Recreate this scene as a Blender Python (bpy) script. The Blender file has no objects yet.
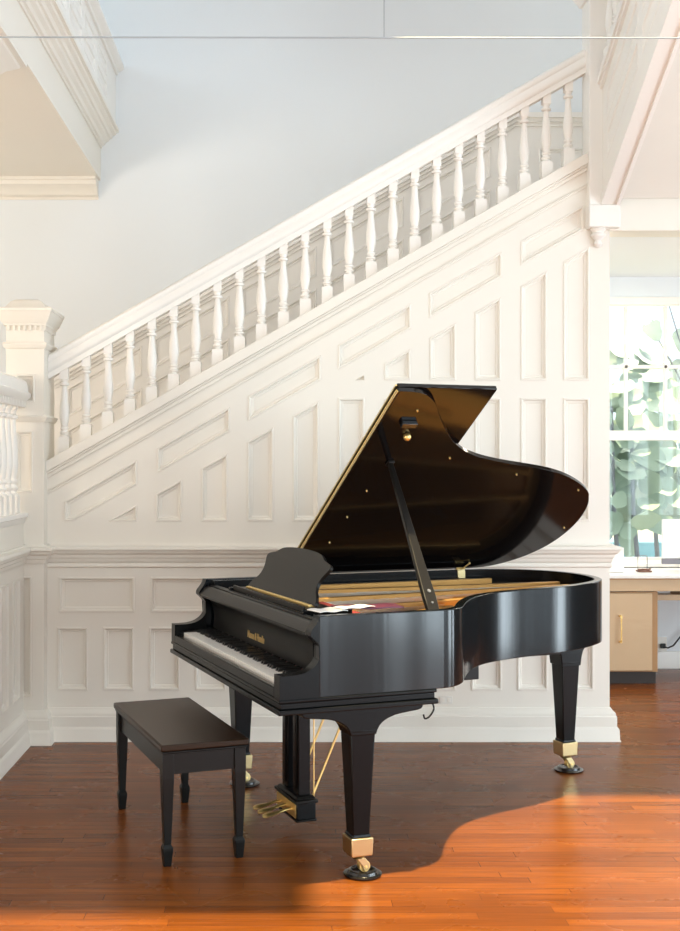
import bpy, bmesh, math, random
from mathutils import Vector, Matrix
from mathutils.geometry import tessellate_polygon
random.seed(7)
PI = math.pi
scene = bpy.context.scene
COL = scene.collection

# ------------------------------------------------------------------ camera
F, CX, CY, H = 1153.3, 280.5, 465.6, 1.547
cam_d = bpy.data.cameras.new('camera'); cam = bpy.data.objects.new('camera', cam_d); COL.objects.link(cam)
cam.location = (0, 0, H); cam.rotation_euler = (PI/2, 0, 0)
cam_d.sensor_fit = 'HORIZONTAL'; cam_d.sensor_width = 36; cam_d.lens = F/680*36
cam_d.shift_x = (340-CX)/680; cam_d.clip_start = .05; cam_d.clip_end = 200
scene.camera = cam

# ------------------------------------------------------------------ materials
def mat(name, col, rough=.5, metal=0, spec=.5, coat=0, coat_rough=.1, bump=0, bscale=40, var=0, vscale=6, stretch=(1,1,1), rvar=0):
    m = bpy.data.materials.new(name); m.use_nodes = True
    nt = m.node_tree; b = nt.nodes['Principled BSDF']
    b.inputs['Base Color'].default_value = (*col, 1)
    b.inputs['Roughness'].default_value = rough; b.inputs['Metallic'].default_value = metal
    b.inputs['Specular IOR Level'].default_value = spec
    b.inputs['Coat Weight'].default_value = coat; b.inputs['Coat Roughness'].default_value = coat_rough
    tc = nt.nodes.new('ShaderNodeTexCoord'); mp = nt.nodes.new('ShaderNodeMapping')
    mp.inputs['Scale'].default_value = stretch
    nt.links.new(tc.outputs['Object'], mp.inputs['Vector'])
    n = nt.nodes.new('ShaderNodeTexNoise'); n.inputs['Scale'].default_value = vscale; n.inputs['Detail'].default_value = 4
    nt.links.new(mp.outputs['Vector'], n.inputs['Vector'])
    if var:
        r = nt.nodes.new('ShaderNodeMixRGB'); r.blend_type = 'MIX'
        r.inputs[1].default_value = (*[c*(1-var) for c in col], 1); r.inputs[2].default_value = (*[min(1, c*(1+var)) for c in col], 1)
        nt.links.new(n.outputs['Fac'], r.inputs[0]); nt.links.new(r.outputs[0], b.inputs['Base Color'])
    if rvar:
        mr = nt.nodes.new('ShaderNodeMapRange'); mr.inputs['To Min'].default_value = rough-rvar; mr.inputs['To Max'].default_value = rough+rvar
        nt.links.new(n.outputs['Fac'], mr.inputs['Value']); nt.links.new(mr.outputs[0], b.inputs['Roughness'])
    if bump:
        n2 = nt.nodes.new('ShaderNodeTexNoise'); n2.inputs['Scale'].default_value = bscale; n2.inputs['Detail'].default_value = 3
        nt.links.new(mp.outputs['Vector'], n2.inputs['Vector'])
        bp = nt.nodes.new('ShaderNodeBump'); bp.inputs['Strength'].default_value = bump; bp.inputs['Distance'].default_value = .002
        nt.links.new(n2.outputs['Fac'], bp.inputs['Height']); nt.links.new(bp.outputs[0], b.inputs['Normal'])
    return m

M = {}
M['paint'] = mat('cream_white_paint', (.83, .785, .705), .42, bump=.1, var=.015, vscale=2)
M['rail'] = mat('white_gloss_paint', (.86, .83, .78), .35, var=.01)
M['plaster'] = mat('pale_grey_plaster', (.79, .825, .845), .8, bump=.15, bscale=90, var=.02, vscale=1)
M['soffit'] = mat('soffit_paint', (.80, .77, .70), .7, var=.01)
M['ebony'] = mat('satin_ebony', (.005, .0055, .006), .24, spec=.2)
M['ebony_rim'] = mat('satin_ebony_rim', (.004, .006, .008), .15, spec=.52, bump=.10, bscale=9, stretch=(5, 5, .15))
M['ebony_dull'] = mat('dull_ebony', (.010, .009, .008), .34, spec=.2)
M['lid_under'] = mat('polished_ebony', (.005, .004, .004), .10, spec=.27)
M['brass'] = mat('brass', (1.0, .74, .30), .42, 1)
M['palebrass'] = mat('pale_brass', (.72, .58, .31), .32, 1)
M['plate'] = mat('gold_plate', (.62, .34, .10), .38, .55, var=.08)
M['sound'] = mat('spruce_soundboard', (.62, .30, .08), .4, var=.15, vscale=8, stretch=(1, 14, 1))
M['felt'] = mat('felt', (.25, .03, .03), .95)
M['string'] = mat('steel_string', (.7, .66, .58), .3, 1)
M['steel'] = mat('steel', (.55, .55, .56), .3, 1)
M['ivory'] = mat('ivory_key', (.92, .90, .85), .25, coat=.3)
M['blackkey'] = mat('black_key', (.01, .01, .01), .25)
M['goldtext'] = mat('gold_leaf', (.72, .50, .20), .4, .6)
M['black_rubber'] = mat('black_plastic', (.01, .01, .011), .25, coat=.5)
M['leather'] = mat('bench_top_leather', (.028, .015, .008), .30, spec=.26, bump=.2, bscale=160)
M['bench'] = mat('bench_black', (.007, .008, .008), .33, spec=.26)
M['hallwall'] = mat('dark_unseen_wall', (.10, .08, .062), .7, var=.05)  # for unseen walls, darkened to deepen piano reflections and floor shade
M['paper'] = mat('paper', (.82, .80, .78), .7)
M['magazine'] = mat('magazine_cover', (.12, .035, .07), .3, var=.6, vscale=25)
M['cabinet'] = mat('beige_laminate', (.56, .39, .23), .45, var=.03, vscale=12)
M['desktop'] = mat('white_desktop', (.82, .80, .78), .3)
M['edgewood'] = mat('wood_edge', (.40, .22, .09), .5, var=.1)
M['dark'] = mat('dark_toe_kick', (.03, .02, .015), .6)
M['monitor'] = mat('white_plastic', (.85, .85, .86), .4)
M['grey'] = mat('grey_plastic', (.22, .21, .24), .5)
M['darkcable'] = mat('black_cable', (.02, .02, .02), .5)
M['brownthing'] = mat('brown_clutter', (.20, .09, .06), .6, var=.5, vscale=60)
M['clear'] = None
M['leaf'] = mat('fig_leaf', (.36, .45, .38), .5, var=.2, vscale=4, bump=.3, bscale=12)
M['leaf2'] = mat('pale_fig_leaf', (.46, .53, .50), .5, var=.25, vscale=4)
M['trunk'] = mat('grey_trunk', (.24, .25, .30), .8, var=.2)
M['blue'] = mat('blue_painted_block', (.22, .42, .58), .6, var=.1)
M['ground'] = mat('garden_ground', (.45, .47, .44), .9, var=.1)
M['cablemetal'] = mat('painted_steel_rod', (.42, .45, .48), .35, .7)
M['plate_white'] = mat('outlet_white', (.80, .77, .71), .4)
M['box_white'] = mat('white_card', (.85, .84, .82), .6)

def glass_mat():
    m = bpy.data.materials.new('window_glass'); m.use_nodes = True; nt = m.node_tree
    nt.nodes.clear(); o = nt.nodes.new('ShaderNodeOutputMaterial')
    t = nt.nodes.new('ShaderNodeBsdfTransparent'); g = nt.nodes.new('ShaderNodeBsdfGlossy'); g.inputs['Roughness'].default_value = .02
    t.inputs['Color'].default_value = (.94, .97, .97, 1)
    mx = nt.nodes.new('ShaderNodeMixShader')
    mx.inputs[0].default_value = .015; nt.links.new(t.outputs[0], mx.inputs[1]); nt.links.new(g.outputs[0], mx.inputs[2])
    nt.links.new(mx.outputs[0], o.inputs[0])
    return m
M['glass'] = glass_mat()

def floor_mat():
    m = bpy.data.materials.new('oak_strip_floor'); m.use_nodes = True; nt = m.node_tree; b = nt.nodes['Principled BSDF']
    L = nt.links.new
    tc = nt.nodes.new('ShaderNodeTexCoord')
    br = nt.nodes.new('ShaderNodeTexBrick'); br.offset = 0; br.offset_frequency = 1
    br.inputs['Scale'].default_value = 1; br.inputs['Brick Width'].default_value = 1.35; br.inputs['Row Height'].default_value = .057
    br.inputs['Mortar Size'].default_value = .0011; br.inputs['Mortar Smooth'].default_value = .2; br.inputs['Bias'].default_value = 0
    br.inputs['Color1'].default_value = (.145, .040, .0062, 1); br.inputs['Color2'].default_value = (.23, .066, .010, 1)
    br.inputs['Mortar'].default_value = (.06, .014, .004, 1)
    def MN(op, a, b_=None, v=None):
        q = nt.nodes.new('ShaderNodeMath'); q.operation = op; L(a, q.inputs[0])
        if b_ is not None: L(b_, q.inputs[1])
        if v is not None: q.inputs[1].default_value = v
        return q.outputs[0]
    sx = nt.nodes.new('ShaderNodeSeparateXYZ'); L(tc.outputs['Object'], sx.inputs[0])
    row = MN('FLOOR', MN('DIVIDE', sx.outputs['Y'], v=.057))
    wn = nt.nodes.new('ShaderNodeTexWhiteNoise'); wn.noise_dimensions = '1D'; L(row, wn.inputs['W'])
    xo = MN('ADD', sx.outputs['X'], MN('MULTIPLY', wn.outputs['Value'], v=7.3))
    cb_ = nt.nodes.new('ShaderNodeCombineXYZ'); L(xo, cb_.inputs['X']); L(sx.outputs['Y'], cb_.inputs['Y']); L(sx.outputs['Z'], cb_.inputs['Z'])
    L(cb_.outputs[0], br.inputs['Vector'])
    mp = nt.nodes.new('ShaderNodeMapping'); mp.inputs['Scale'].default_value = (1.2, 22, 1); L(tc.outputs['Object'], mp.inputs['Vector'])
    n = nt.nodes.new('ShaderNodeTexNoise'); n.inputs['Scale'].default_value = 3; n.inputs['Detail'].default_value = 6; L(mp.outputs[0], n.inputs['Vector'])
    mr = nt.nodes.new('ShaderNodeMapRange'); mr.inputs['From Min'].default_value = .3; mr.inputs['From Max'].default_value = .7
    mr.inputs['To Min'].default_value = .74; mr.inputs['To Max'].default_value = 1.2; L(n.outputs['Fac'], mr.inputs['Value'])
    mx = nt.nodes.new('ShaderNodeMixRGB'); mx.blend_type = 'MULTIPLY'; mx.inputs[0].default_value = 1
    L(br.outputs['Color'], mx.inputs[1]); L(mr.outputs[0], mx.inputs[2]); L(mx.outputs[0], b.inputs['Base Color'])
    n2 = nt.nodes.new('ShaderNodeTexNoise'); n2.inputs['Scale'].default_value = 2.2; n2.inputs['Detail'].default_value = 5; L(tc.outputs['Object'], n2.inputs['Vector'])
    mr2 = nt.nodes.new('ShaderNodeMapRange'); mr2.inputs['To Min'].default_value = .2; mr2.inputs['To Max'].default_value = .34; L(n2.outputs['Fac'], mr2.inputs['Value'])
    L(mr2.outputs[0], b.inputs['Roughness'])
    bp = nt.nodes.new('ShaderNodeBump'); bp.inputs['Strength'].default_value = .25; bp.inputs['Distance'].default_value = .001
    L(br.outputs['Fac'], bp.inputs['Height']); bp.invert = True
    bp2 = nt.nodes.new('ShaderNodeBump'); bp2.inputs['Strength'].default_value = .12; bp2.inputs['Distance'].default_value = .003
    n3 = nt.nodes.new('ShaderNodeTexNoise'); n3.inputs['Scale'].default_value = 9; L(mp.outputs[0], n3.inputs['Vector'])
    L(n3.outputs['Fac'], bp2.inputs['Height']); L(bp.outputs[0], bp2.inputs['Normal']); L(bp2.outputs[0], b.inputs['Normal'])
    b.inputs['IOR'].default_value = 1.34; b.inputs['Specular IOR Level'].default_value = .33
    return m
M['floor'] = floor_mat()

# ------------------------------------------------------------------ mesh builder
def inset(poly, d):
    n = len(poly)
    ar = sum(poly[i][0]*poly[(i+1) % n][1]-poly[(i+1) % n][0]*poly[i][1] for i in range(n))
    s = 1 if ar > 0 else -1
    out = []
    for i in range(n):
        p0, p1, p2 = Vector(poly[i-1]), Vector(poly[i]), Vector(poly[(i+1) % n])
        e1 = (p1-p0).normalized(); e2 = (p2-p1).normalized()
        n1 = Vector((-e1.y, e1.x))*s; n2 = Vector((-e2.y, e2.x))*s
        den = 1+n1.dot(n2)
        if den < .15: den = .15
        q = p1+(n1+n2)*(d/den)
        out.append((q.x, q.y))
    return out

class MB:
    def __init__(s): s.v = []; s.f = []
    def add(s, vs, fs):
        o = len(s.v); s.v += [tuple(v) for v in vs]; s.f += [tuple(i+o for i in f) for f in fs]; return s
    def box(s, x0, x1, y0, y1, z0, z1):
        vs = [(x, y, z) for z in (z0, z1) for y in (y0, y1) for x in (x0, x1)]
        return s.add(vs, [(0, 2, 3, 1), (4, 5, 7, 6), (0, 1, 5, 4), (1, 3, 7, 5), (3, 2, 6, 7), (2, 0, 4, 6)])
    def frustum(s, c0, w0, d0, c1, w1, d1):
        vs = []
        for c, w, d in ((c0, w0, d0), (c1, w1, d1)):
            for a, b in ((-1, -1), (1, -1), (1, 1), (-1, 1)): vs.append((c[0]+a*w/2, c[1]+b*d/2, c[2]))
        return s.add(vs, [(0, 3, 2, 1), (4, 5, 6, 7)]+[(i, (i+1) % 4, (i+1) % 4+4, i+4) for i in range(4)])
    def prism(s, poly, fn, a, b):
        """poly in 2D, fn(p, q, t) -> xyz, extruded from t=a to t=b"""
        n = len(poly)
        vs = [fn(p[0], p[1], a) for p in poly]+[fn(p[0], p[1], b) for p in poly]
        tri = tessellate_polygon([[Vector((p[0], p[1], 0)) for p in poly]])
        fs = [tuple(t) for t in tri]+[tuple(i+n for i in reversed(t)) for t in tri]
        fs += [(i, (i+1) % n, (i+1) % n+n, i+n) for i in range(n)]
        return s.add(vs, fs)
    def lathe(s, prof, c=(0, 0, 0), n=16, cap=True):
        vs = []; fs = []
        for r, z in prof:
            for k in range(n):
                a = 2*PI*k/n; vs.append((c[0]+r*math.cos(a), c[1]+r*math.sin(a), c[2]+z))
        for i in range(len(prof)-1):
            for k in range(n):
                k2 = (k+1) % n; fs.append((i*n+k, i*n+k2, (i+1)*n+k2, (i+1)*n+k))
        if cap: fs.append(tuple(reversed(range(n)))); fs.append(tuple(range((len(prof)-1)*n, len(prof)*n)))
        return s.add(vs, fs)
    def tube(s, pts, r, n=8, r1=None):
        pts = [Vector(p) for p in pts]; vs = []; fs = []; m = len(pts)
        up = Vector((0, 0, 1))
        for i, p in enumerate(pts):
            t = (pts[min(i+1, m-1)]-pts[max(i-1, 0)]).normalized()
            a = t.cross(up)
            if a.length < .05: a = t.cross(Vector((1, 0, 0)))
            a.normalize(); b = t.cross(a)
            rr = r if r1 is None else r+(r1-r)*i/(m-1)
            for k in range(n):
                g = 2*PI*k/n; vs.append(p+a*rr*math.cos(g)+b*rr*math.sin(g))
        for i in range(m-1):
            for k in range(n):
                k2 = (k+1) % n; fs.append((i*n+k, i*n+k2, (i+1)*n+k2, (i+1)*n+k))
        fs.append(tuple(reversed(range(n)))); fs.append(tuple(range((m-1)*n, m*n)))
        return s.add(vs, fs)
    def sphere(s, c, r, sc=(1, 1, 1), n=12, m=8):
        vs = []; fs = []
        for i in range(m+1):
            th = PI*i/m
            for k in range(n):
                a = 2*PI*k/n; vs.append((c[0]+sc[0]*r*math.sin(th)*math.cos(a), c[1]+sc[1]*r*math.sin(th)*math.sin(a), c[2]+sc[2]*r*math.cos(th)))
        for i in range(m):
            for k in range(n):
                k2 = (k+1) % n; fs.append((i*n+k, (i+1)*n+k, (i+1)*n+k2, i*n+k2))
        return s.add(vs, fs)
    def ringwall(s, outer, inner, z0, z1, zi0=None, zi1=None):
        """closed band between two outlines of equal length"""
        n = len(outer); zi0 = z0 if zi0 is None else zi0; zi1 = z1 if zi1 is None else zi1
        vs = [(p[0], p[1], z0) for p in outer]+[(p[0], p[1], z1) for p in outer]+[(p[0], p[1], zi1) for p in inner]+[(p[0], p[1], zi0) for p in inner]
        fs = []
        for i in range(n):
            j = (i+1) % n
            for a, b in ((0, 1), (1, 2), (2, 3), (3, 0)): fs.append((a*n+i, a*n+j, b*n+j, b*n+i))
        return s.add(vs, fs)
    def panelled(s, outer, holes, fn, depth=.014, prof=None):
        """a flat face with recessed, moulded panels; fn(a, b, out) -> xyz"""
        allp = [list(outer)]+[list(h) for h in holes]
        flat = [p for q in allp for p in q]
        tri = tessellate_polygon([[Vector((p[0], p[1], 0)) for p in q] for q in allp])
        s.add([fn(p[0], p[1], 0) for p in flat], [tuple(t) for t in tri])
        for h in holes:
            xs = [p[0] for p in h]; ys = [p[1] for p in h]
            k = min(1, min(max(xs)-min(xs), max(ys)-min(ys))/.11)
            pr = prof or [(0, 0), (.003, .005), (.010, .005), (.018, -.010), (.027, -.012), (.030, -.018)]
            rings = [[fn(q[0], q[1], dd) for q in inset(h, ii*k)] for ii, dd in pr]
            n = len(h); vs = [v for r in rings for v in r]; fs = []
            for i in range(len(rings)-1):
                for a in range(n): b = (a+1) % n; fs.append((i*n+a, i*n+b, (i+1)*n+b, (i+1)*n+a))
            fs.append(tuple(range((len(rings)-1)*n, len(rings)*n)))
            s.add(vs, fs)
        return s
    def build(s, name, m, parent=None, bevel=0, ang=35, recalc=True, weld=True):
        me = bpy.data.meshes.new(name); me.from_pydata(s.v, [], s.f)
        bm = bmesh.new(); bm.from_mesh(me)
        if weld: bmesh.ops.remove_doubles(bm, verts=bm.verts, dist=.00002)
        if recalc: bmesh.ops.recalc_face_normals(bm, faces=bm.faces)
        for f in bm.faces: f.smooth = True
        bm.to_mesh(me); bm.free()
        me.set_sharp_from_angle(angle=math.radians(ang))
        me.materials.append(m if not isinstance(m, str) else M[m])
        o = bpy.data.objects.new(name, me); COL.objects.link(o)
        if parent: o.parent = parent
        if bevel:
            b = o.modifiers.new('bevel', 'BEVEL'); b.width = bevel; b.segments = 2; b.limit_method = 'ANGLE'; b.angle_limit = math.radians(40); b.harden_normals = False
        return o

def tag(o, label=None, cat=None, group=None, kind=None):
    if label: o['label'] = label
    if cat: o['category'] = cat
    if group: o['group'] = group
    if kind: o['kind'] = kind
    return o
def empty(name, loc=(0, 0, 0), rz=0):
    o = bpy.data.objects.new(name, None); o.empty_display_size = .1; COL.objects.link(o); o.location = loc; o.rotation_euler = (0, 0, rz); return o
def struct(o): o['kind'] = 'structure'; return o
def dup(o, parent=None, loc=None, name=None):
    c = o.copy(); COL.objects.link(c)
    if parent: c.parent = parent
    if loc: c.location = loc
    for ch in o.children: dup(ch, c)
    return c

# ------------------------------------------------------------------ stair wall, measured on its plane
YW = 6.5; SW = F/YW
wx = lambda px: (px-CX)/SW
wz = lambda py: H-(py-CY)/SW
S = lambda x: 462-.57*(x-47)                       # stringer top in wall measure
SL = .57
XL, XR = -1.314, 1.855
zs = lambda X: wz(462)+SL*(X-wx(47))               # stringer top height at X

holes = []
for k in range(12):
    a = 57+46*k; holes.append([(a, 690.5), (a+31, 690.5), (a+31, 627), (a, 627)])
for k in range(6):
    a = 58.5+92*k; holes.append([(a, 612.5), (a+76, 612.5), (a+76, 577), (a, 577)])
def quad(x0, x1, t, bot=None, b=None):
    """panel with a sloping top (offset t under the stringer) and a flat bottom, or both sloping"""
    if b is not None:
        y0, y1 = S(x0)+b, S(x1)+b
        if y0 > bot:
            xc = 47+(462+b-bot)/.57
            return [(x0, bot), (xc, bot), (x1, y1), (x1, S(x1)+t), (x0, S(x0)+t)]
        return [(x0, y0), (x1, y1), (x1, S(x1)+t), (x0, S(x0)+t)]
    if S(x0)+t > bot-4:
        xc = 47+(462+t-bot)/.57
        return [(xc, bot), (x1, bot), (x1, S(x1)+t)]
    return [(x0, bot), (x1, bot), (x1, S(x1)+t), (x0, S(x0)+t)]
for x0 in (64, 157, 248, 338, 429, 520.5): holes.append(quad(x0, min(x0+73, 584), 49, 521, 74))
for j, x0 in enumerate((110.5, 155.7, 201.3, 247, 292.5, 338, 384, 429.5, 474.5, 520.5, 563), 1):
    if j < 6: holes.append(quad(x0, x0+26.5, 94, 521.5))
    else:
        holes.append([(x0, 521.5), (x0+26.5, 521.5), (x0+26.5, 398), (x0, 398)])
        holes.append(quad(x0, x0+26.5, 94, 380.5))
conv = lambda poly: [(wx(x), wz(y)) for x, y in poly]
outer = [(XL-.05, 0), (XR, 0), (XR, zs(wx(587))), (wx(587), zs(wx(587))), (XL-.05, zs(XL-.05))]
mb = MB().panelled(outer, [conv(h) for h in holes], lambda a, b, d: (a, YW-d, b))
# body behind the panelled face
n = len(outer)
mb.add([(p[0], YW, p[1]) for p in outer]+[(p[0], YW+.12, p[1]) for p in outer],
       [(i, (i+1) % n, (i+1) % n+n, i+n) for i in range(n)]+[tuple(range(n, 2*n))])
struct(mb.build('wall_stair', 'paint', recalc=True, weld=True))
struct(MB().box(1.77, XR, YW+.12, 7.7, 0, 2.97).build('wall_closet', 'paint'))

# mouldings on the stair wall
def runx(prof, x0, x1, name, yb=YW, m='paint', ret=None):
    """prof: (out, z) extruded along X; optional return end"""
    b = MB(); b.prism([(p[0], p[1]) for p in prof], lambda o, z, t: (t, yb-o, z), x0, x1)
    return b
def ring_run(prof, path, name, m='paint', closed=False):
    """profile (out, z) swept along a plan path with mitred corners; out is to the right-hand side of travel"""
    b = MB(); pts = [Vector(p) for p in path]; npt = len(pts); vs = []; fs = []; m_ = len(prof)
    for i, p in enumerate(pts):
        d1 = (p-pts[i-1]).normalized() if i > 0 else (pts[1]-p).normalized()
        d2 = (pts[i+1]-p).normalized() if i < npt-1 else d1
        n1 = Vector((d1.y, -d1.x)); n2 = Vector((d2.y, -d2.x)); nn = (n1+n2)/(1+n1.dot(n2))
        for o, z in prof: vs.append((p.x+nn.x*o, p.y+nn.y*o, z))
    for i in range(npt-1):
        for a in range(m_): c = (a+1) % m_; fs.append((i*m_+a, i*m_+c, (i+1)*m_+c, (i+1)*m_+a))
    fs.append(tuple(range(m_))); fs.append(tuple(range((npt-1)*m_, npt*m_)))
    return b.add(vs, fs)
CHAIR = [(0, 1.105), (.018, 1.105), (.020, 1.098), (.052, 1.092), (.056, 1.084), (.056, 1.076), (.046, 1.072), (.040, 1.056), (.024, 1.046), (.022, 1.030), (.014, 1.024), (.012, 1.008), (.006, 1.0), (0, 1.0)]
BASE = [(0, .185), (.006, .183), (.012, .172), (.024, .160), (.028, .150), (.028, .142), (.033, .136), (.033, .082), (.040, .074), (.044, .064), (.046, .012), (.050, .006), (.050, 0), (0, 0)]
BAND = [(0, .952), (.006, .95), (.012, .94), (.012, .93), (.004, .924), (0, .922)]
path_w = [(XL, YW), (XR, YW), (XR, YW+.9)]
# travelling +X, the right-hand side is -Y
struct(ring_run(CHAIR, path_w, '').build('trim_1', 'paint'))
struct(ring_run(BASE, path_w, '').build('baseboard_back', 'paint'))
struct(ring_run([(p[0], p[1]+.048) for p in BAND], path_w, '').build('trim_2', 'paint'))

# stringer cap: sloping mouldings
def slopebar(x0, x1, zt, zb, y0, y1, mb=None):
    mb = mb or MB()
    vs = []
    for x in (x0, x1):
        for y, z in ((y0, zb), (y1, zb), (y1, zt), (y0, zt)): vs.append((x, y, zs(x)+z))
    return mb.add(vs, [(0, 1, 2, 3), (4, 7, 6, 5), (0, 4, 5, 1), (1, 5, 6, 2), (2, 6, 7, 3), (3, 7, 4, 0)])
xa, xb = XL-.03, wx(588)
t = slopebar(xa, xb, .004, -.058, YW-.034, YW+.15)
slopebar(xa, xb, -.058, -.072, YW-.024, YW, t); slopebar(xa, xb, -.072, -.094, YW-.014, YW, t)
slopebar(xa, xb, -.165, -.172, YW-.012, YW, t); slopebar(xa, xb, -.172, -.186, YW-.008, YW, t)
struct(t.build('trim_3', 'paint', bevel=.003))

# ------------------------------------------------------------------ floor and outdoors
struct(MB().box(-5.2, 5.7, -3.2, 8.95, -.1, 0).build('floor', 'floor'))
struct(MB().box(-30, 40, 8.97, 60, -.5, -.25).build('floor_garden', 'ground'))

# stairs hidden behind the stringer
b = MB()
x = XL+.02; k = 0
while x < 1.5:
    z = zs(x)-.12; b.box(x, x+.30, YW+.12, 7.7, max(0, z-.25), z); x += .298
struct(b.build('floor_stairs', 'paint'))
struct(MB().box(1.45, 5.5, YW+.16, 7.7, 2.985, 3.12).build('floor_landing', 'paint'))
struct(MB().box(-4.6, XL-.25, 6.72, 7.7, 0, 1.4).box(-4.6, -1.62, 2.5, 6.72, 0, .95).build('floor_platform', 'paint'))

# ------------------------------------------------------------------ back stairwell wall with wainscot
YB = 7.7
def lab(a, b_, d): return (a, YB-d, b_)
struct(MB().box(-4.7, 1.87, YB, YB+.12, 0, 6.6).box(1.87, 5.7, YB, YB+.12, 2.99, 6.6).build('wall_back', 'plaster'))
zc = lambda X: 3.83-SL*(1.51-X)
XA = -1.47+.0
XB_ = 1.53
x_flat0 = -4.5; xk = -1.5
wo = [(x_flat0, .95), (xk, .95), (XB_, zc(XB_)-1.0), (1.57, 3.12), (5.5, 3.12), (5.5, 3.86), (1.57, 3.86), (XB_, 3.845), (xk, zc(xk)), (x_flat0, zc(xk))]
wo = [(x_flat0, .9), (xk, .9), (1.0, 2.3), (1.6, 3.0), (5.5, 3.0), (5.5, 3.86), (1.57, 3.86), (xk, zc(xk)+.0), (x_flat0, zc(xk))]
hs = []
x = xk+.08
while x < 1.3:
    x1 = x+.50
    for t0, t1 in ((.10, .30), (.38, .60)):
        hs.append([(x, zc(x)-t1), (x1, zc(x1)-t1), (x1, zc(x1)-t0), (x, zc(x)-t0)])
    x += .58
for k in range(6):
    a = 1.72+.62*k; hs.append([(a, 3.47), (a+.5, 3.47), (a+.5, 3.66), (a, 3.66)]); hs.append([(a, 3.16), (a+.5, 3.16), (a+.5, 3.40), (a, 3.40)])
for k in range(4):
    a = xk-.62*(k+1); hs.append([(a, zc(xk)-.30), (a+.5, zc(xk)-.30), (a+.5, zc(xk)-.10), (a, zc(xk)-.10)])
mb = MB().panelled(wo, hs, lambda a, b_, d: (a, YB-.03-d, b_))
n = len(wo); mb.add([(p[0], YB-.03, p[1]) for p in wo]+[(p[0], YB, p[1]) for p in wo], [(i, (i+1) % n, (i+1) % n+n, i+n) for i in range(n)])
def capbar(mb, x0, z0, x1, z1, h0, h1, y0):
    mb.add([(x0, y0, z0+h0), (x0, YB, z0+h0), (x0, YB, z0+h1), (x0, y0, z0+h1), (x1, y0, z1+h0), (x1, YB, z1+h0), (x1, YB, z1+h1), (x1, y0, z1+h1)],
           [(0, 1, 2, 3), (4, 7, 6, 5), (0, 4, 5, 1), (1, 5, 6, 2), (2, 6, 7, 3), (3, 7, 4, 0)])
for h0, h1, y0 in ((-.012, .02, YB-.085), (-.035, -.012, YB-.065), (-.06, -.035, YB-.045)):
    capbar(mb, x_flat0, zc(xk), xk, zc(xk), h0, h1, y0); capbar(mb, xk, zc(xk), 1.57, zc(1.57), h0, h1, y0); capbar(mb, 1.57, 3.86, 5.5, 3.86, h0, h1, y0)
struct(mb.build('wall_back_wainscot', 'rail'))

# ------------------------------------------------------------------ box newel at the foot of the stair
NX0, NX1, NY0, NY1 = -1.525, -1.314, 6.41, 6.70
nw = empty('newel_post', ((NX0+NX1)/2, NY0+.14, 0))
tag(nw, 'white square newel post with dentil cap and low domed top where the stair handrail starts', 'newel post')
ox, oy = nw.location.x, nw.location.y
def L(b):       # shift to local
    b.v = [(v[0]-ox, v[1]-oy, v[2]) for v in b.v]; return b
def rect(z0, z1, w0=0, w1=None, x0=NX0, x1=NX1): return [(x0, z0), (x1, z0), (x1, z1), (x0, z1)]
sh = MB().panelled([(NX0, 0), (NX1, 0), (NX1, 2.34), (NX0, 2.34)],
    [[(NX0+.05, 1.90), (NX1-.052, 1.90), (NX1-.052, 2.055), (NX0+.05, 2.055)], [(NX0+.05, 1.395), (NX1-.062, 1.395), (NX1-.062, 1.74), (NX0+.05, 1.74)],
     [(NX0+.06, .26), (NX1-.07, .26), (NX1-.07, .93), (NX0+.06, .93)]], lambda a, z, d: (a, NY0-d, z))
sh.add([(NX0, NY0, 0), (NX1, NY0, 0), (NX1, NY0, 2.34), (NX0, NY0, 2.34), (NX0, NY1, 0), (NX1, NY1, 0), (NX1, NY1, 2.34), (NX0, NY1, 2.34)],
       [(0, 4, 7, 3), (1, 2, 6, 5), (4, 5, 6, 7), (3, 7, 6, 2), (0, 1, 5, 4)])
L(sh).build('shaft', 'paint', nw)
def boxring(prof, b=None, x0=NX0, x1=NX1, y0=NY0, y1=NY1):
    b = b or MB(); n = len(prof); vs = []; fs = []
    for o, z in prof: vs += [(x0-o, y0-o, z), (x1+o, y0-o, z), (x1+o, y1+o, z), (x0-o, y1+o, z)]
    for i in range(n-1):
        for a in range(4): c = (a+1) % 4; fs.append((i*4+a, i*4+c, (i+1)*4+c, (i+1)*4+a))
    fs.append((0, 1, 2, 3)); fs.append(((n-1)*4, (n-1)*4+1, (n-1)*4+2, (n-1)*4+3))
    return b.add(vs, fs)
L(boxring([(-.01, 2.325), (.012, 2.325), (.014, 2.335), (.024, 2.345), (.040, 2.385), (.046, 2.40), (.050, 2.402), (.050, 2.418), (.040, 2.424), (.010, 2.424), (.0, 2.435), (-.02, 2.462), (-.045, 2.476), (-.08, 2.478)])).build('cap', 'paint', nw, ang=28)
L(boxring([(-.01, 2.195), (.004, 2.197), (.014, 2.208), (.018, 2.222), (.014, 2.232), (-.01, 2.236)])).build('neck_moulding', 'paint', nw, ang=28)
L(boxring([(-.01, 1.79), (.004, 1.79), (.012, 1.80), (.018, 1.818), (.010, 1.826), (-.01, 1.828)])).build('waist_moulding', 'paint', nw, ang=28)
d = MB()
k = 0
x = NX0+.006
while x < NX1-.01: d.box(x, x+.014, NY0-.009, NY0, 2.298, 2.325); x += .030
y = NY0
while y < NY1-.01: d.box(NX1, NX1+.009, y, y+.014, 2.298, 2.325); y += .030
L(d).build('dentils', 'paint', nw)
shp = ring_run(CHAIR, [(-1.45, NY0), (NX1, NY0), (NX1, YW+.0)], ''); L(shp).build('chair_rail_return', 'paint', nw)
shp = ring_run(BASE, [(-1.45, NY0), (NX1, NY0), (NX1, YW+.0)], ''); L(shp).build('base_return', 'paint', nw)

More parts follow.
